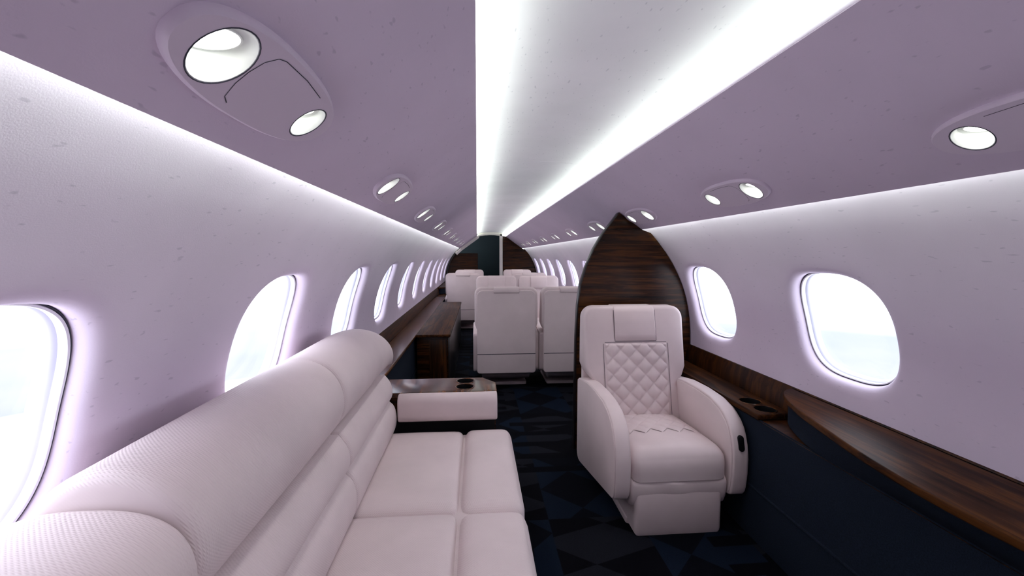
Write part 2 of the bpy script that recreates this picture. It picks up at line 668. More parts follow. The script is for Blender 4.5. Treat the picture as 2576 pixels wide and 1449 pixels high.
for side, cents in ((-1, L_CENT), (1, R_CENT)):
    first = window(side)
    for k, yc in enumerate(cents):
        if k == 0:
            r = first
        else:
            r = first.copy()
            COL.objects.link(r)
            for ch in list(first.children):
                c = ch.copy()
                COL.objects.link(c)
                c.parent = r
        wcount += 1
        r.name = 'window_%d' % wcount
        r.location = (0, yc, 0)
        p = bpy.data.lights.new('sky_portal', 'AREA')
        p.shape = 'RECTANGLE'
        p.size, p.size_y = .46, .43
        p.cycles.is_portal = True
        po = bpy.data.objects.new('sky_portal', p)
        n = wn(WZ)
        po.location = wall_pt(side, yc, WZ, .100)
        z = Vector((side * n[0], 0, n[1]))
        y = Vector((0, 1, 0))
        x = y.cross(z)
        rot = Matrix((x, y, z)).transposed().to_euler()
        po.rotation_euler = rot
        COL.objects.link(po)

# sloping side ceilings with a slot for every light pod
POD_Y = [.735 + 1.0375 * k for k in range(0, 10)]
SL = math.atan2(ZI - ZO, HO - HI)
SLEN = math.hypot(ZI - ZO, HO - HI)
POD_S = .395 * 0 + (.695 - HI) / math.cos(SL)      # distance from the inner edge down the slope to the pod centre
def slope_pt(side, s, y, d=0):
    """s metres down the slope from the inner edge, d metres below (into the cabin)"""
    h = HI + s * math.cos(SL) - d * math.sin(SL)
    z = ZI - s * math.sin(SL) - d * math.cos(SL)
    return Vector((X0 + side * h, y, z))
def pod_outline(k=1.0, n=56):
    pts = []
    for i in range(n):
        a = 2 * PI * i / n
        u, v = super_pt(a, 2.35)
        pts.append((.072 * k * v + 0 * u, .222 * u + (k - 1) * .072 * sgn(u) * abs(u)))
    return pts                                # (s, y) about the pod centre
def make_side_ceiling(side, name):
    bm = bmesh.new()
    edges = []
    def loop(P):
        vv = [bm.verts.new(slope_pt(side, s, y)) for s, y in P]
        return [bm.edges.new((vv[i], vv[(i + 1) % len(vv)])) for i in range(len(vv))]
    bounds = [YA] + [y + 1.0375 / 2 for y in POD_Y[:-1]] + [YB]
    for (ya, yb), yc in zip(zip(bounds, bounds[1:]), POD_Y):
        e = loop(dens([(0, ya), (SLEN, ya), (SLEN, yb), (0, yb)], .12))
        e += loop([(POD_S + s * .9, yc + y * .96) for s, y in pod_outline()])
        bmesh.ops.triangle_fill(bm, use_beauty=True, edges=e)
    # lips and the back of the panel
    for s0, s1, d0, d1 in ((0, .004, 0, -.016), (SLEN, SLEN - .004, 0, -.016)):
        q = [bm.verts.new(slope_pt(side, s, y, d)) for s, d, y in ((s0, d0, YA), (s0, d0, YB), (s1, d1, YB), (s1, d1, YA))]
        bm.faces.new(q)
    q = [bm.verts.new(slope_pt(side, s, y, -.055 if 0 else -.016)) for s, y in ((.004, YA), (.004, YB), (SLEN - .004, YB), (SLEN - .004, YA))]
    # back sheet is raised over the lamps in the middle
    mids = [(.004, -.016), (.09, -.016), (.11, -.085), (.37, -.085) if 0 else (SLEN - .10, -.085), (SLEN - .08, -.016), (SLEN - .004, -.016)]
    bmesh.ops.delete(bm, geom=q, context='VERTS')
    pts = [(slope_pt(side, s, 0, d).x, slope_pt(side, s, 0, d).z) for s, d in mids]
    strip_bm(pts, YA, YB, 1, bm)
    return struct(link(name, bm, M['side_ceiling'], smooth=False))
make_side_ceiling(-1, 'ceiling_left')
make_side_ceiling(1, 'ceiling_right')

# rear wall behind the camera
bm = bmesh.new()
prof = [(wh(ZB + (ZT - ZB) * i / 20), ZB + (ZT - ZB) * i / 20) for i in range(21)] + [(.5, 1.942), (.25, 1.98), (0, 1.992)]
P = [(X0 + 1.16, 0)] + [(X0 + h, z) for h, z in prof] + [(X0 - h, z) for h, z in prof[::-1][1:]] + [(X0 - 1.16, 0)]
bm.faces.new([bm.verts.new((x, YA, z)) for x, z in P])
struct(link('wall_back', bm, M['wall'], smooth=False))

# walnut band between wall lining and ledge, lower navy wall
def lower_side(side, n):
    pts = [(X0 + side * h, z) for h, z in ((1.190, .760), (1.176, .752), (1.158, .70), (1.151, .602), (.992, .604), (.986, .600))]
    o = link('trim_%d' % n, strip_bm(pts, YA, YB), M['wood_z'] if side > 0 else M['wood_y'])
    struct(o)
    dado = [(X0 + side * h, z) for h, z in ((.988, .609), (.986, .40), (.985, .262), (.981, .257), (.981, .251), (.984, .245), (.982, 0))]
    if side > 0:
        struct(link('wall_lower_right', strip_bm(dado, YA, YB), M['navy'], angle=20))
    else:
        bm = strip_bm(dado, 2.43, YB)
        struct(link('wall_lower_left', bm, M['navy'], angle=20))
        struct(link('baseboard_left', strip_bm([(X0 - 1.151, .62), (X0 - 1.151, 0)], YA, 2.43), M['navy']))
lower_side(-1, 1)
lower_side(1, 2)

# ------------------------------------------------------------------ light pods in the side ceilings
def circle(cx, cy, r, n=32):
    return [(cx + r * math.cos(2 * PI * i / n), cy + r * math.sin(2 * PI * i / n)) for i in range(n)]
LAMPS = (((.0), -.135, .047, .030), ((.0), .142, .037, .023))     # s, y, opening radius, lamp radius
def make_pod(side):
    root = bpy.data.objects.new('reading_light_pod', None)
    COL.objects.link(root)
    def P3(s, y, d):
        return slope_pt(side, POD_S + s, y, d)
    bm = bmesh.new()
    out = pod_outline()
    rings = []
    for k, d in ((1.0, -.006), (1.0, .004), (.97, .009), (.92, .012)):
        rings.append([bm.verts.new(P3(s * k, y * (1 - (1 - k) * .33), d)) for s, y in out])
    for A, B in zip(rings, rings[1:]):
        for i in range(len(A)):
            j = (i + 1) % len(A)
            bm.faces.new((A[i], A[j], B[j], B[i]))
    e = [bm.edges.get((rings[-1][i], rings[-1][(i + 1) % len(out)])) for i in range(len(out))]
    for s, y, R, r in LAMPS:
        vv = [bm.verts.new(P3(a, b, .012)) for a, b in circle(s, y, R)]
        e += [bm.edges.new((vv[i], vv[(i + 1) % len(vv)])) for i in range(len(vv))]
    bmesh.ops.triangle_fill(bm, use_beauty=True, edges=e)
    link('housing', bm, M['pod'], root, angle=30)
    for s, y, R, r in LAMPS:
        bm = bmesh.new()
        rg = []
        tl = math.tan(SL) * .75
        def tp(a, b, d, k):
            return P3(a, b, d - a * tl * k)
        for q, d, k in ((R + .0005, .012, 0), (R - .001, .0115, 0), (R - .003, .006, .1), (R - .005, -.002, .3), (r + .009, -.012, .7), (r + .003, -.017, 1), (r + .002, -.015, 1), (r, -.015, 1), (r - .0005, -.018, 1)):
            rg.append([bm.verts.new(tp(a, b, d, k)) for a, b in circle(s, y, q)])
        for A, B in zip(rg, rg[1:]):
            for i in range(len(A)):
                j = (i + 1) % len(A)
                bm.faces.new((A[i], A[j], B[j], B[i]))
        cup = link('lamp_cup', bm, M['cup'], root)
        bm = bmesh.new()
        rg = [[bm.verts.new(P3(a, b, d)) for a, b in circle(s, y, q)] for q, d in ((R + .0022, .0122), (R + .0004, .0126), (R - .0012, .010))]
        for A, B in zip(rg, rg[1:]):
            for i in range(len(A)):
                j = (i + 1) % len(A)
                bm.faces.new((A[i], A[j], B[j], B[i]))
        link('rim', bm, M['seam'], cup)
        bm = bmesh.new()
        bm.faces.new([bm.verts.new(tp(a, b, -.0175, 1)) for a, b in circle(s, y, r)])
        link('lamp', bm, M['lamp'], cup, smooth=False)
    # the lamps' beam, straight down
    sl = bpy.data.lights.new('lamp_beam', 'SPOT')
    sl.energy = BEAM
    sl.spot_size = math.radians(125)
    sl.spot_blend = 1.0
    sl.shadow_soft_size = .03
    sl.color = (1, .97, .94)
    so = bpy.data.objects.new('lamp_beam', sl)
    so.location = P3(0, -.135, .02)
    so.rotation_euler = (0, side * math.radians(16), 0)
    COL.objects.link(so)
    so.parent = root
    # hairline of the service flap between the lamps
    path = [(.052, -.055), (.045, -.070), (.020, -.080), (-.005, -.083), (-.030, -.080), (-.048, -.068), (-.053, -.052), (-.055, .02), (-.050, .09)]
    bm = bmesh.new()
    for a, b in zip(path, path[1:]):
        dx, dy = b[0] - a[0], b[1] - a[1]
        l = math.hypot(dx, dy)
        nx, ny = -dy / l * .0007, dx / l * .0007
        bm.faces.new([bm.verts.new(P3(p[0] + sx * nx, p[1] + sx * ny, .0124)) for p, sx in ((a, 1), (b, 1), (b, -1), (a, -1))])
    link('flap_seam', bm, M['seam'], root, smooth=False)
    return root
def order_word(k, n):
    W = ['nearest', 'second', 'third', 'fourth', 'fifth', 'sixth', 'seventh', 'eighth', 'ninth', 'tenth', 'eleventh']
    if k == 0: return 'nearest light pod'
    if k == n - 1: return 'farthest light pod'
    return W[k] + ' light pod from the front'
for side in (-1, 1):
    first = make_pod(side)
    vis = [y for y in POD_Y if y > .3]
    sname = 'left' if side < 0 else 'right'
    for k, yc in enumerate(POD_Y):
        if k == 0:
            r = first
        else:
            r = first.copy()
            COL.objects.link(r)
            for ch in list(first.children):
                c = ch.copy()
                COL.objects.link(c)
                c.parent = r
                for g2 in ch.children:
                    d = g2.copy()
                    COL.objects.link(d)
                    d.parent = c
        r.location = (0, yc, 0)
        r['category'] = 'ceiling light'
        r['group'] = 'oval light pods in the %s side ceiling' % sname
        if yc < .3:
            r['label'] = 'oval twin light pod behind the viewer in the %s ceiling slope' % sname
        else:
            i = vis.index(yc)
            if i == 0 and side < 0:
                r['label'] = 'large mauve oval pod with two round lights at upper left, nearest one'
            elif i == 0:
                r['label'] = 'mauve oval light pod cut by the right edge of the photo'
            else:
                r['label'] = 'mauve oval twin-light, %s along the %s ceiling slope' % (order_word(i, len(vis)), sname)

# ------------------------------------------------------------------ side ledges and raised side tables
def cup_holder(x, y, z, r, parent):
    bm = bmesh.new()
    rg = []
    for q, d in ((r + .006, 0), (r + .004, .003), (r + .0008, .0025), (r, -.002)):
        rg.append([bm.verts.new((x + q * math.cos(2 * PI * i / 40), y + q * math.sin(2 * PI * i / 40), z + d)) for i in range(40)])
    for A, B in zip(rg, rg[1:]):
        for i in range(40):
            bm.faces.new((A[i], A[(i + 1) % 40], B[(i + 1) % 40], B[i]))
    h = link('cup_holder', bm, M['wood_gloss'], parent)
    h['label'] = 'round drink holder with a glossy rim'
    bm = bmesh.new()
    rg = []
    for q, d in ((r, 0), (r - .002, -.024), (r - .006, -.026)):
        rg.append([bm.verts.new((x + q * math.cos(2 * PI * i / 40), y + q * math.sin(2 * PI * i / 40), z + d)) for i in range(40)])
    for A, B in zip(rg, rg[1:]):
        for i in range(40):
            bm.faces.new((A[i], A[(i + 1) % 40], B[(i + 1) % 40], B[i]))
    bm.faces.new(rg[-1])
    link('well', bm, M['black'], h)
    return h
def ledge(side, ya, yb, label, mat_, holes=()):
    xa, xb = sorted((X0 + side * (.973 if side > 0 else .964), X0 + side * 1.150))
    bm = slab_holes(rrect(xa, xb, ya, yb, .004, 2), .608, .636, .006, holes)
    o = tag(link('side_ledge', bm, mat_, angle=50), label, 'ledge', 'walnut ledges under the windows')
    for h in holes:
        cup_holder(h[0], h[1], .636, h[2], o)
    return o
ledge(-1, 2.715, 8.15, 'long glossy walnut ledge under the left windows beyond the sofa', M['wood_gloss'])
ledge(1, 1.952, 8.9, 'walnut ledge with round drink holders beside the front armchair', M['wood_y'], ((1.428, 2.145, .050), (1.428, 2.022, .050)))

def side_table(side, pts, label):
    root = thing('side_table', label, 'side table', (0, 0, 0))
    def f(p):
        return (X0 + side * p[0], p[1])
    out = [f(p) for p in pts]
    top = extrude(out, .722, .750, .008, axis='Z', steps=4)
    link('tabletop', top, M['wood_y'], root)
    P = out if signed_area(out) > 0 else out[::-1]
    ins = inset(P, .022)
    def taper(c):
        h = (c.x - X0) * side
        t = min(1, max(0, (.722 - c.z) / .112))
        return (X0 + side * (h + (max(h, .984) - h) * t ** 1.5), c.y, c.z)
    body = extrude(ins, .610, .722, .003, axis='Z', steps=1, mid=6, deform=taper)
    link('body', body, M['navy'], root)
    return root
# smooth outline (half-width from the centre line, y)
def chaikin(P, it=2, closed=False):
    for _ in range(it):
        Q = [P[0]]
        for a, b in zip(P, P[1:]):
            Q.append((a[0] * .75 + b[0] * .25, a[1] * .75 + b[1] * .25))
            Q.append((a[0] * .25 + b[0] * .75, a[1] * .25 + b[1] * .75))
        Q.append(P[-1])
        P = Q
    return P
leaf = chaikin([(1.172, 2.0), (1.10, 1.965), (1.035, 1.86), (.975, 1.70), (.925, 1.48), (.885, 1.30), (.864, 1.12), (.860, .95), (.885, .70), (.93, .3), (.96, -.2), (1.172, -.5)])
side_table(1, leaf, 'long curved walnut side table above the navy side wall, front right')
leafL = [(h, 9.0 + (2.0 - y) * .9) for h, y in leaf]
side_table(-1, leafL, 'small walnut side table by the far left windows, behind the single seat')

# ------------------------------------------------------------------ arched walnut partition behind the front armchair
PY = 3.04
archL = [(.698, 0), (.700, .38), (.703, .82), (.712, 1.054), (.731, 1.198), (.770, 1.325), (.822, 1.447), (.886, 1.554), (.940, 1.625), (.998, 1.702)]
right = [(X0 + HO, ZO - .002)] + [(X0 + wh(z) - .004, z) for z in (1.56, 1.5, 1.42, 1.337, 1.27, 1.203, 1.14, 1.079, 1.0, .941, .87, .807, .755)]
right += [(X0 + 1.150, .70), (X0 + 1.150, .638), (X0 + .962, .638), (X0 + .962, .605), (X0 + .981, .60), (X0 + .978, .262), (X0 + .96, .2), (X0 + .92, .0)]
OUT = archL + right
root = thing('partition', 'tall pointed-arch walnut partition standing behind the front armchair', 'partition', (1.0, PY, 0))
def shift(P):
    return [(a - 1.0, b) for a, b in P]
link('panel', extrude(shift(OUT), -.0, .045, .002, axis='Y', steps=1), M['wood_x'], root, angle=30)
bm = bmesh.new()
E0 = shift(archL)
rows = []
for dx, y in ((.004, -.002), (-.004, -.004), (-.007, .004), (-.007, .041), (-.004, .049), (.004, .047)):
    rows.append([bm.verts.new((a + dx, y, b)) for a, b in E0])
for A, B in zip(rows, rows[1:]):
    for i in range(len(A) - 1):
        bm.faces.new((A[i], A[i + 1], B[i + 1], B[i]))
link('edge_trim', bm, M['wood_edge'], root)

# ================================================================== FAR END
YE = 11.3
# right-hand walnut bulkhead
P = [(.66, 0), (.66, 1.905), (X0 + HI, ZI - .004), (X0 + HO, ZO - .004)] + [(X0 + wh(z), z) for z in (1.56, 1.46, 1.337, 1.203, 1.079, .941, .807, .76)] + [(X0 + 1.15, .60), (X0 + .98, .59), (X0 + .92, 0)]
o = link('bulkhead', extrude([(a, b) for a, b in P], YE, YE + .05, .002, axis='Y', steps=1), M['wood_x'])
tag(o, 'walnut bulkhead filling the far right end of the cabin', 'bulkhead')
# left-hand black walnut galley cabinet behind the far seats
P = [(.02, 0), (.02, 1.46), (X0 - .93, 1.46)] + [(X0 - wh(z) + .01, z) for z in (1.44, 1.337, 1.203, 1.079, .941, .807, .76)] + [(X0 - 1.14, .60), (X0 - .975, .59), (X0 - .915, 0)]
g = thing('galley_cabinet', 'dark walnut cabinet at the far left end beside the doorway', 'cabinet', (0, YE, 0))
link('cabinet_body', extrude(P, .06, .55, .004, axis='Y', steps=1), M['wood_x'], g)
# dark trim strip following the left wall at the far end
bm = bmesh.new()
zs = [.62 + (1.50 - .62) * i / 16 for i in range(17)]
A = [bm.verts.new((X0 - wh(z) - .004, YE - .05, z)) for z in zs]
B = [bm.verts.new((X0 - wh(z) + .045, YE - .05, z)) for z in zs]
C = [bm.verts.new((X0 - wh(z) + .045, YE + .06, z)) for z in zs]
for Q, W in ((A, B), (B, C)):
    for i in range(len(zs) - 1):
        bm.faces.new((Q[i], Q[i + 1], W[i + 1], W[i]))
struct(link('trim_3', bm, M['wood_edge']))
# cream door surround: post and curved head
def band(pts, t, y0, y1, name):
    outer = pts
    n = []
    for i, p in enumerate(pts):
        a, b = pts[max(0, i - 1)], pts[min(len(pts) - 1, i + 1)]
        d = Vector((b[0] - a[0], b[1] - a[1])).normalized()
        n.append((p[0] - d.y * t, p[1] + d.x * t))
    return struct(link(name, extrude(outer + n[::-1], y0, y1, .006, axis='Y', steps=2), M['cream'], angle=30))
head = [(X0 - .93, 1.47), (X0 - HO, ZO + .004), (X0 - HI, ZI + .012), (.02, 1.955), (.10, 1.975), (.2, 1.99), (.33, 1.998), (.45, 1.996), (.56, 1.985), (.655, 1.975)]
head = head[::-1]
band(head, .075, YE - .06, YE + .05, 'trim_4')
struct(box('trim_5', .575, .655, YE - .06, YE + .06, 0, 1.95, M['cream'], r=.012))
# dark teal vestibule beyond the doorway
bm = bmesh.new()
x0_, x1_, ya_, yb_ = X0 - 1.2, .66, YE + .05, YE + 1.25
for q in (((x0_, yb_, 0), (x1_, yb_, 0), (x1_, yb_, 2.05), (x0_, yb_, 2.05)),
          ((x1_, ya_, 0), (x1_, yb_, 0), (x1_, yb_, 2.05), (x1_, ya_, 2.05)),
          ((x0_, ya_, 0), (x0_, yb_, 0), (x0_, yb_, 2.05), (x0_, ya_, 2.05)),
          ((x0_, ya_, 2.05), (x1_, ya_, 2.05), (x1_, yb_, 2.05), (x0_, yb_, 2.05))):
    bm.faces.new([bm.verts.new(p) for p in q])
struct(link('wall_far', bm, M['teal'], smooth=False))

# ================================================================== SOFA
sofa = thing('sofa', 'long pale mauve sofa with thick roll back along the left wall', 'sofa', (-.2, 1.0, 0))
SX, SY = -.2, 1.0
def soff(P):
    return [(a - SX, b) for a, b in P]
ROLLC, ROLLR = (-.632, .880), .155
bounds = [2.385, 1.60, .76, -.12, -1.0]
def roll_profile(k):
    P = []
    if k >= 2:
        for i in range(48):
            u, v = super_pt(2 * PI * i / 48, 2.6)
            P.append((-.650 + .176 * u, .848 + .134 * v))
        return P
    for i in range(48):
        a = 2 * PI * i / 48
        r = ROLLR
        x, z = ROLLC[0] + r * math.cos(a), ROLLC[1] + r * math.sin(a)
        P.append((x, z))
    return P
def rollfar(c):
    return c
for k, (yb, ya) in enumerate(zip(bounds, bounds[1:])):
    far = k == 0
    g0 = .0015
    P = soff(roll_profile(k))
    cz = (ROLLC[0] - SX, ROLLC[1]) if k < 2 else (-.650 - SX, .848)
    bm = bmesh.new()
    # stations along y: rounded shoulders at the seams, a domed cap at the free end
    st = []
    rs = .028 if k == 1 else .022
    y0, y1 = ya + g0 - SY, yb - g0 - SY + (.20 if far else 0)
    for i in range(7):
        a = PI / 2 * (i / 6)
        st.append((y0 + rs * (1 - math.sin(a)) if 0 else y0 + rs * (1 - math.cos(a)), 1 - (1 - math.sin(a)) * rs / ROLLR * 1.0))
    for i in range(1, 8):
        st.append((y0 + rs + (y1 - y0 - 2 * rs) * i / 8, 1 + .012 * math.sin(PI * i / 8)))
    if far:
        RR = .46
        st = [q for q in st if q[0] < y1 - RR]
        for i in range(0, 17):
            a = PI / 2 * i / 16
            st.append((y1 - RR + RR * math.sin(a), .30 + .70 * math.cos(a)))
        st.append((y1 + .004, .20))
        st.append((y1 + .005, .04))
    else:
        for i in range(7):
            a = PI / 2 * (i / 6)
            st.append((y1 - rs * (1 - math.sin(a)), 1 - (1 - math.cos(a)) * rs / ROLLR))
    rg = []
    for y, s in st:
        px_, pz_ = cz
        if far and y > y1 - RR - .02:
            px_, pz_ = -.505 - SX, .765          # the free end is rounded down towards its lower front corner
        rg.append([bm.verts.new((px_ + (a - px_) * s, y, pz_ + (b - pz_) * s)) for a, b in P])
    for A, B in zip(rg, rg[1:]):
        for i in range(48):
            bm.faces.new((A[i], A[(i + 1) % 48], B[(i + 1) % 48], B[i]))
    bm.faces.new(rg[0])
    bm.faces.new(rg[-1])
    link('back_roll', bm, M['sofa'], sofa)
    # lower back cushion with two lengthwise channels
    yb2 = yb + (.015 if far else 0)
    prof = []
    front = [(-.505, .755), (-.488, .735), (-.470, .705), (-.462, .67), (-.465, .635), (-.480, .612), (-.4815, .608), (-.479, .604), (-.458, .585), (-.446, .55), (-.443, .51), (-.447, .47), (-.462, .43)]
    prof = chaikin(front, 1) + [(-.60, .43), (-.66, .50), (-.66, .70), (-.60, .76)]
    link('back_cushion', extrude(soff(prof), ya + g0 - SY, yb2 - g0 - SY, .022, axis='Y', steps=5), M['sofa'], sofa, angle=60)
    # seat cushion and front bolster
    link('seat_cushion', cushion_bm(-.50 - SX, -.074 - SX, ya + g0 - SY, yb - g0 - (.01 if far else 0) - SY, .30, .440, .040, .020), M['sofa'], sofa)
    link('front_bolster', cushion_bm(-.075 - SX, .182 - SX, ya + g0 - SY, yb - g0 + (.005 if far else 0) - SY, .28, .440, .048, .022), M['sofa'], sofa)
# plinth: follows under the cushions to the side wall
box('plinth', -.60 - SX, .10 - SX, -1.04 - SY, 2.36 - SY, 0, .285, M['navy'], sofa)
box('seat_deck', -.66 - SX, .13 - SX, -1.04 - SY, 2.36 - SY, .272, .415, M['sofa'], sofa)
box('back_frame', -.74 - SX, -.56 - SX, -1.04 - SY, 2.33 - SY, .30, .74, M['navy'], sofa)

# ------------------------------------------------------------------ console with drink holders at the end of the sofa
con = thing('console', 'low walnut console with two drink holders at the end of the sofa', 'console', (-.3, 2.57, 0))
CX, CY = -.3, 2.57
top = [(-.605, 2.425), (.095, 2.425), (.108, 2.44), (.108, 2.60), (.030, 2.712), (-.605, 2.712)]
wells = [(-.075 - CX, 2.637 - CY, .050), (-.075 - CX, 2.520 - CY, .050)]
tp = link('console_top', slab_holes([(a - CX, b - CY) for a, b in top], .606, .636, .006, wells), M['wood_gloss'], con, angle=30)
for wx, wy, wr in wells:
    cup_holder(wx, wy, .636, wr, con)
body = [(-.60, 2.44), (.100, 2.44), (.100, 2.60), (.025, 2.70), (-.60, 2.70)]
link('console_body', extrude([(a - CX, b - CY) for a, b in body], 0, .604, .003, axis='Z', steps=1), M['wood_x'], con, angle=30)
# padded face
pf = [(2.425, .634), (2.415, .634), (2.395, .628), (2.378, .610), (2.372, .585), (2.372, .52), (2.376, .495), (2.385, .486), (2.44, .484), (2.44, .634)]
o = link('padded_face', extrude([(b - CY, z) for b, z in pf], -.440 - CX, .108 - CX, .010, axis='X', steps=3), M['leather'], con, angle=50)
o['label'] = 'pale padded strip on the console front'
box('recess_panel', -.60 - CX, .095 - CX, 2.432 - CY, 2.444 - CY, .0, .484, M['black'], con, r=.001)

# ------------------------------------------------------------------ credenza on the left side
cr = thing('credenza', 'long low dark walnut cabinet on the left, beyond the sofa and console', 'cabinet', (-.43, 5.7, 0))
GX, GY = -.43, 5.7
link('credenza_top', extrude(rrect(-.592 - GX, -.262 - GX, 4.23 - GY, 7.25 - GY, .006, 2), .612, .637, .004, axis='Z', steps=2), M['wood_y'], cr)
box('credenza_body', -.590 - GX, -.285 - GX, 4.27 - GY, 7.22 - GY, 0, .612, M['wood_x'], cr)
box('side_face', -.287 - GX, -.272 - GX, 4.25 - GY, 7.23 - GY, .0, .60, M['wood_edge'], cr, r=.002)
box('end_panel', -.47 - GX, -.300 - GX, 4.262 - GY, 4.272 - GY, .06, .585, M['wood_z'], cr, r=.002)

# ================================================================== ARMCHAIRS
def sm(P, it=2):
    n = len(P)
    for _ in range(it):
        Q = []
        for i in range(len(P)):
            a, b = P[i], P[(i + 1) % len(P)]
            Q.append((a[0] * .75 + b[0] * .25, a[1] * .75 + b[1] * .25))
            Q.append((a[0] * .25 + b[0] * .75, a[1] * .25 + b[1] * .75))
        P = Q
    return P
HWID = .340
def lean(z):                 # y of the backrest's front face above the seat
    return .150 + (z - .40) * .21
def make_armchair(full=True, low=True):
    """cabin armchair; local origin on the floor, faces -y"""
    r = thing('armchair', 'x', 'armchair', (0, 0, 0))
    lm = M['leather']
    # pedestal and footrest panel
    P = [(-.400, .0), (-.408, .02), (-.408, .20), (-.40, .235), (-.2, .25), (.02, .25), (.04, .11), (.04, .0)]
    link('pedestal', extrude(P, -.225, .225, .022, axis='X', steps=4), lm, r, angle=50)
    link('base_plate', extrude(rrect(-.232, .232, -.30, .20, .02, 4), 0, .032, .004, axis='Z', steps=2), lm, r)
    # seat skirt
    P = [(-.405, .275), (-.410, .262), (-.402, .19), (-.385, .152), (-.36, .140), (-.25, .13), (.30, .10), (.38, .19), (.38, .30), (-.38, .30)]
    def skirt_def(c):
        k = math.exp(-((c.x + .02) / .16) ** 2)
        return (c.x, c.y + (.005 * math.sin(c.x * 31 + c.z * 44) * k * max(0, min(1, (c.z - .185) / .04)) if c.y < -.3 else 0), c.z)
    link('seat_skirt', extrude(P, -.252, .252, .020, axis='X', steps=4, mid=24, deform=skirt_def), lm, r, angle=60)
    # seat cushion: rounded front roll, slight dip towards the back
    def sd(p):
        t = (p.y + .42) / .60
        if p.z > .30:
            p.z -= .030 * max(0, min(1, t)) ** 1.2
            if t < .16:
                p.z -= .045 * (1 - max(0, t) / .16) ** 2
        return p
    link('seat_cushion', cushion_bm(-.247, .247, -.412, .19, .268, .432, .045, .022, 18, 22, 8, deform=sd), lm, r)
    # quilted patch on the seat
    def quilt(nx, ny, a, b, amp, fn, inside=None):
        bm = bmesh.new()
        g = []
        for i in range(nx + 1):
            row = []
            for j in range(ny + 1):
                u, v = i / nx, j / ny
                X, Y = (u - .5), v
                p1 = (u * a + v * b)
                p2 = (u * a - v * b)
                h = (abs(math.sin(PI * p1)) * abs(math.sin(PI * p2))) ** .45
                e = min(u, 1 - u, v, 1 - v)
                edge = min(1, e / .03)
                row.append(bm.verts.new(fn(u, v, amp * h * edge - (1 - edge) * .006)))
            g.append(row)
        for i in range(nx):
            for j in range(ny):
                if inside and not inside((i + .5) / nx, (j + .5) / ny):
                    continue
                bm.faces.new((g[i][j], g[i + 1][j], g[i + 1][j + 1], g[i][j + 1]))
        return bm
    def sfn(u, v, h):
        x = -.19 + .38 * u
        y = -.20 + .36 * v
        t = (y + .42) / .60
        z = .432 - .030 * max(0, t) ** 1.2
        uu, vv = x / .247, (y + .111) / .301
        z += .022 * (1 - uu * uu) ** .7 * max(0, 1 - vv * vv) ** .7
        return (x, y, z + h * .8 + .0012)
    def tooth(u, v):
        s = (u * 4.0) % 1.0
        return v * 3.0 > min(s, 1 - s)
    if full:
        q1 = link('quilted_seat_patch', quilt(84, 70, 4.0, 3.0, .010, sfn, tooth), lm, r, angle=80)
        q1['label'] = 'diamond-quilted patch on the seat'
    # backrest body: outline in x-z, rounded shoulders; below arm height it is narrower
    P = rrect(-.325, .325, .16, 1.075, .07, 8, rs=(.03, .03, .075, .075))
    P = dens(P, .05)
    def waist(c):
        z = c.z
        x = c.x
        if z < .66:
            lim = .325 - .068 * min(1, (.66 - z) / .05)
            x = max(-lim, min(lim, x)) if z < .60 else x * (lim / .325)
        # front face leans, rear face is nearly upright; thinner at the top
        t = c.y            # 0 front .. 1 rear
        yf = lean(max(z, .36))
        yr = .385 + .035 * min(1, max(0, (z - .2) / .5)) - .03 * max(0, (z - .8) / .3) ** 2
        return (x, yf + (yr - yf) * t, z)
    def back_def(c):
        return waist(c)
    bm = bmesh.new()
    # custom sweep: front to rear with rounded edges (t is 0..1 of the thickness)
    stn = [(0.0, .024), (.03, .012), (.09, .004), (.18, 0), (.5, 0), (.82, 0), (.92, .004), (.98, .012), (1.0, .022)]
    rg = []
    if signed_area(P) < 0:
        P = P[::-1]
    for t, d in stn:
        Q = inset(P, d) if d else P
        rg.append([bm.verts.new(waist(Vector((a, t, b)))) for a, b in Q])
    for A, B in zip(rg, rg[1:]):
        for i in range(len(A)):
            bm.faces.new((A[i], A[(i + 1) % len(A)], B[(i + 1) % len(A)], B[i]))
    for ring_, t, d, sg in ((rg[0], 0, .024, -1), (rg[-1], 1, .022, 1)):
        Q = inset(P, d)
        cx, cz = 0, .66
        prev = ring_
        for k in (.8, .6, .4, .2):
            cur = []
            for a, b in Q:
                v = Vector(waist(Vector((cx + (a - cx) * k, t, cz + (b - cz) * k))))
                v.y += sg * .010 * (1 - k * k)
                cur.append(bm.verts.new(v))
            for i in range(len(cur)):
                bm.faces.new((prev[i], prev[(i + 1) % len(cur)], cur[(i + 1) % len(cur)], cur[i]))
            prev = cur
        bm.faces.new(prev)
    back = link('backrest', bm, lm, r, angle=60)
    link('rear_shell', extrude(rrect(-.302, .302, .188, 1.045, .03, 6, rs=(.03, .03, .06, .06)), .384, .434, .008, axis='Y', steps=3), lm, r, angle=60)
    # headrest strap: front pad, over the top, flap at the rear
    path = [(lean(.862) - .004, .862), (lean(.868) - .013, .868), (lean(.90) - .017, .90), (lean(.97) - .018, .97), (lean(1.04) - .013, 1.04), (lean(1.06) - .001, 1.066), (lean(1.07) + .02, 1.0775), (.35, 1.0785), (.40, 1.076), (.430, 1.066), (.442, 1.035), (.440, 1.020), (.432, 1.015), (.38, 1.02), (.33, 1.04), (lean(1.0) + .03, 1.02), (lean(.9) + .02, .90)]
    link('headrest', extrude(path, -.132, .132, .006, axis='X', steps=3), lm, r, angle=60)
    # stitched seams beside and below the headrest, and round the quilted panel
    bm = bmesh.new()
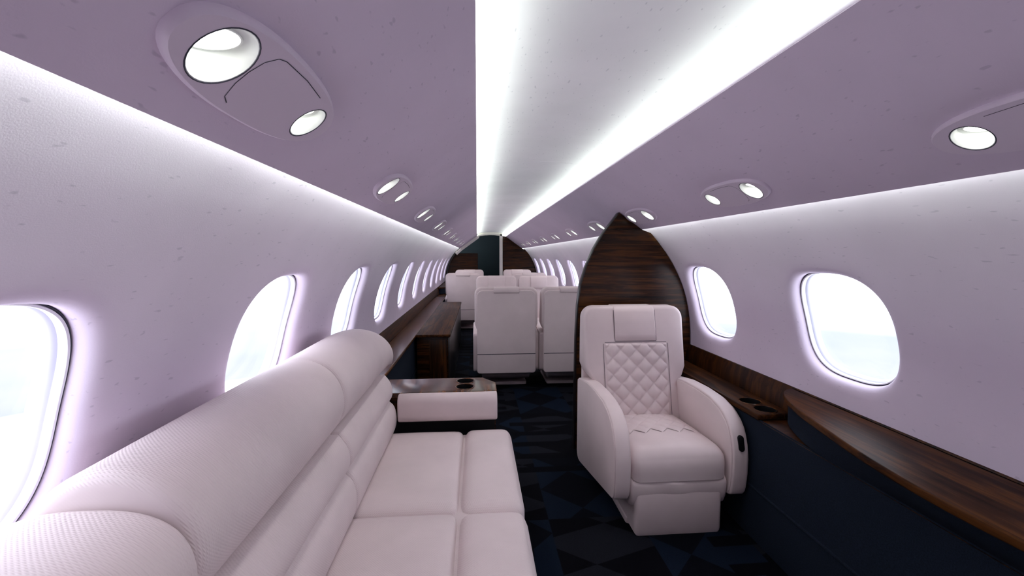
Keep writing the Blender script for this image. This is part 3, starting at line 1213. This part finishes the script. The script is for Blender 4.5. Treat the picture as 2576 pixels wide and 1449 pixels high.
    def seam(x0, z0, x1, z1, w=.0016, lift=.0035):
        n = 14
        dx, dz = x1 - x0, z1 - z0
        l = math.hypot(dx, dz)
        px_, pz_ = -dz / l * w, dx / l * w
        prev = None
        for i in range(n + 1):
            x, z = x0 + dx * i / n, z0 + dz * i / n
            y = lean(z) - .010 * max(0, (1 - (abs(x) / .25) ** 2)) * max(0, 1 - ((z - .66) / .45) ** 2) - lift
            cur = [bm.verts.new((x + sx * px_, y, z + sx * pz_)) for sx in (1, -1)]
            if prev:
                bm.faces.new((prev[0], prev[1], cur[1], cur[0]))
            prev = cur
    for sx in (-1, 1):
        seam(sx * .1345, .862, sx * .1345, 1.052)
        seam(sx * .209, .41, sx * .209, .845)
    seam(-.1345, .860, .1345, .860)
    seam(-.20, .8535, .20, .8535)
    if full:
        link('back_seams', bm, M['seat_seam'], r, smooth=False)
    else:
        bm.free()
    # quilted panel set in the backrest
    def bfn(u, v, h):
        x = -.205 + .41 * u
        z = .395 + .455 * v
        return (x, lean(z) - .010 * (1 - (2 * u - 1) ** 2) * .8 - h - .004, z)
    if full:
        q2 = link('quilted_back_panel', quilt(110, 120, 4.0, 4.4, .013, bfn), lm, r, angle=80)
        q2['label'] = 'diamond-quilted panel'
    # seam lines of the rear shell
    bm = bmesh.new()
    z = .390
    yb = .385 + .035 * min(1, (z - .2) / .5) + .0095
    extrude(rrect(-.300, .300, z - .003, z + .003, .001, 1), yb - .03, .4355, .001, axis='Y', steps=1, bm=bm)
    link('rear_seam', bm, M['navy'], r, smooth=False)
    # armrests
    prof = [(-.398, .192), (-.418, .215), (-.431, .30), (-.433, .40), (-.418, .48), (-.378, .556), (-.300, .607), (-.20, .633), (-.06, .641), (.117, .636), (.25, .617), (.365, .595), (.376, .58)] + ([(.376, .09), (.345, .052), (.29, .052)] if low else [(.376, .215), (.35, .190)])
    prof = sm(dens(prof, .05), 1)
    for s in (-1, 1):
        a, b = sorted((s * .262, s * (HWID - .004)))
        arm = link('armrest', extrude(prof, a, b, .008, axis='X', steps=3), lm, r, angle=60)
        ccw = prof if signed_area(prof) > 0 else prof[::-1]
        for nm, (p, q), ins_ in (('outer_panel', (HWID - .006, HWID + .001), .006), ('inner_panel', (.256, .264), .012)):
            a, b = sorted((s * p, s * q))
            link(nm, extrude(inset(ccw, ins_), a, b, .003, axis='X', steps=2), lm, arm, angle=60)
    # black release handle recess on one arm front
    pill = rrect(-.015, .015, .430, .505, .0149, 8)
    pill = [(x + .303, z) for x, z in pill]
    hnd = link('release_handle', extrude(pill, -.4375, -.415, .002, axis='Y', steps=1,
                                         deform=lambda c: (c.x, c.y + max(0, c.z - .42) * .24, c.z)), M['black'], r, angle=40)
    hnd['label'] = 'black oval recline handle'
    return r
ARM_GROUP = 'pale leather cabin armchairs'
chair = make_armchair(True)
chair['label'] = 'pale armchair with diamond-quilted back, nearest, in front of the walnut partition'
chair['group'] = ARM_GROUP
chair.location = (1.001, 2.435, 0)
def dup(root, loc, rz, label, skip=()):
    n = root.copy()
    COL.objects.link(n)
    n.location = loc
    n.rotation_euler = (0, 0, rz)
    n['label'] = label
    for ch in list(root.children):
        if ch.name.split('.')[0] in skip:
            continue
        c = ch.copy()
        COL.objects.link(c)
        c.parent = n
        for g2 in ch.children:
            d = g2.copy()
            COL.objects.link(d)
            d.parent = c
    return n
proto = make_armchair(False, False)
proto['group'] = ARM_GROUP
# rear views (turned away) have their back towards the camera
proto.location, proto.rotation_euler = (.297, 4.86, 0), (0, 0, PI)
proto['label'] = ('armchair seen from behind on the aisle, left of the pair beyond the partition')
dup(proto, (.985, 4.86, 0), PI, 'armchair seen from behind, half hidden by the partition edge')
dup(proto, (.310, 6.72, 0), 0, 'armchair facing the viewer, headrest showing over the aisle-side rear-view chair')
dup(proto, (.992, 6.72, 0), 0, 'armchair facing the viewer by the right wall, headrest over the half-hidden chair')
dup(proto, (-.262, 8.60, 0), PI, 'single armchair seen from behind on the left, past the low cabinet')
dup(proto, (.985, 8.60, 0), PI, 'far right armchair turned away, only its top edge showing between headrests')
dup(proto, (-.175, 9.85, 0), 0, 'farthest left armchair, its headrest peeking over the single seat')
dup(proto, (.935, 9.85, 0), 0, 'farthest right armchair, its headrest peeking in front of the walnut bulkhead')
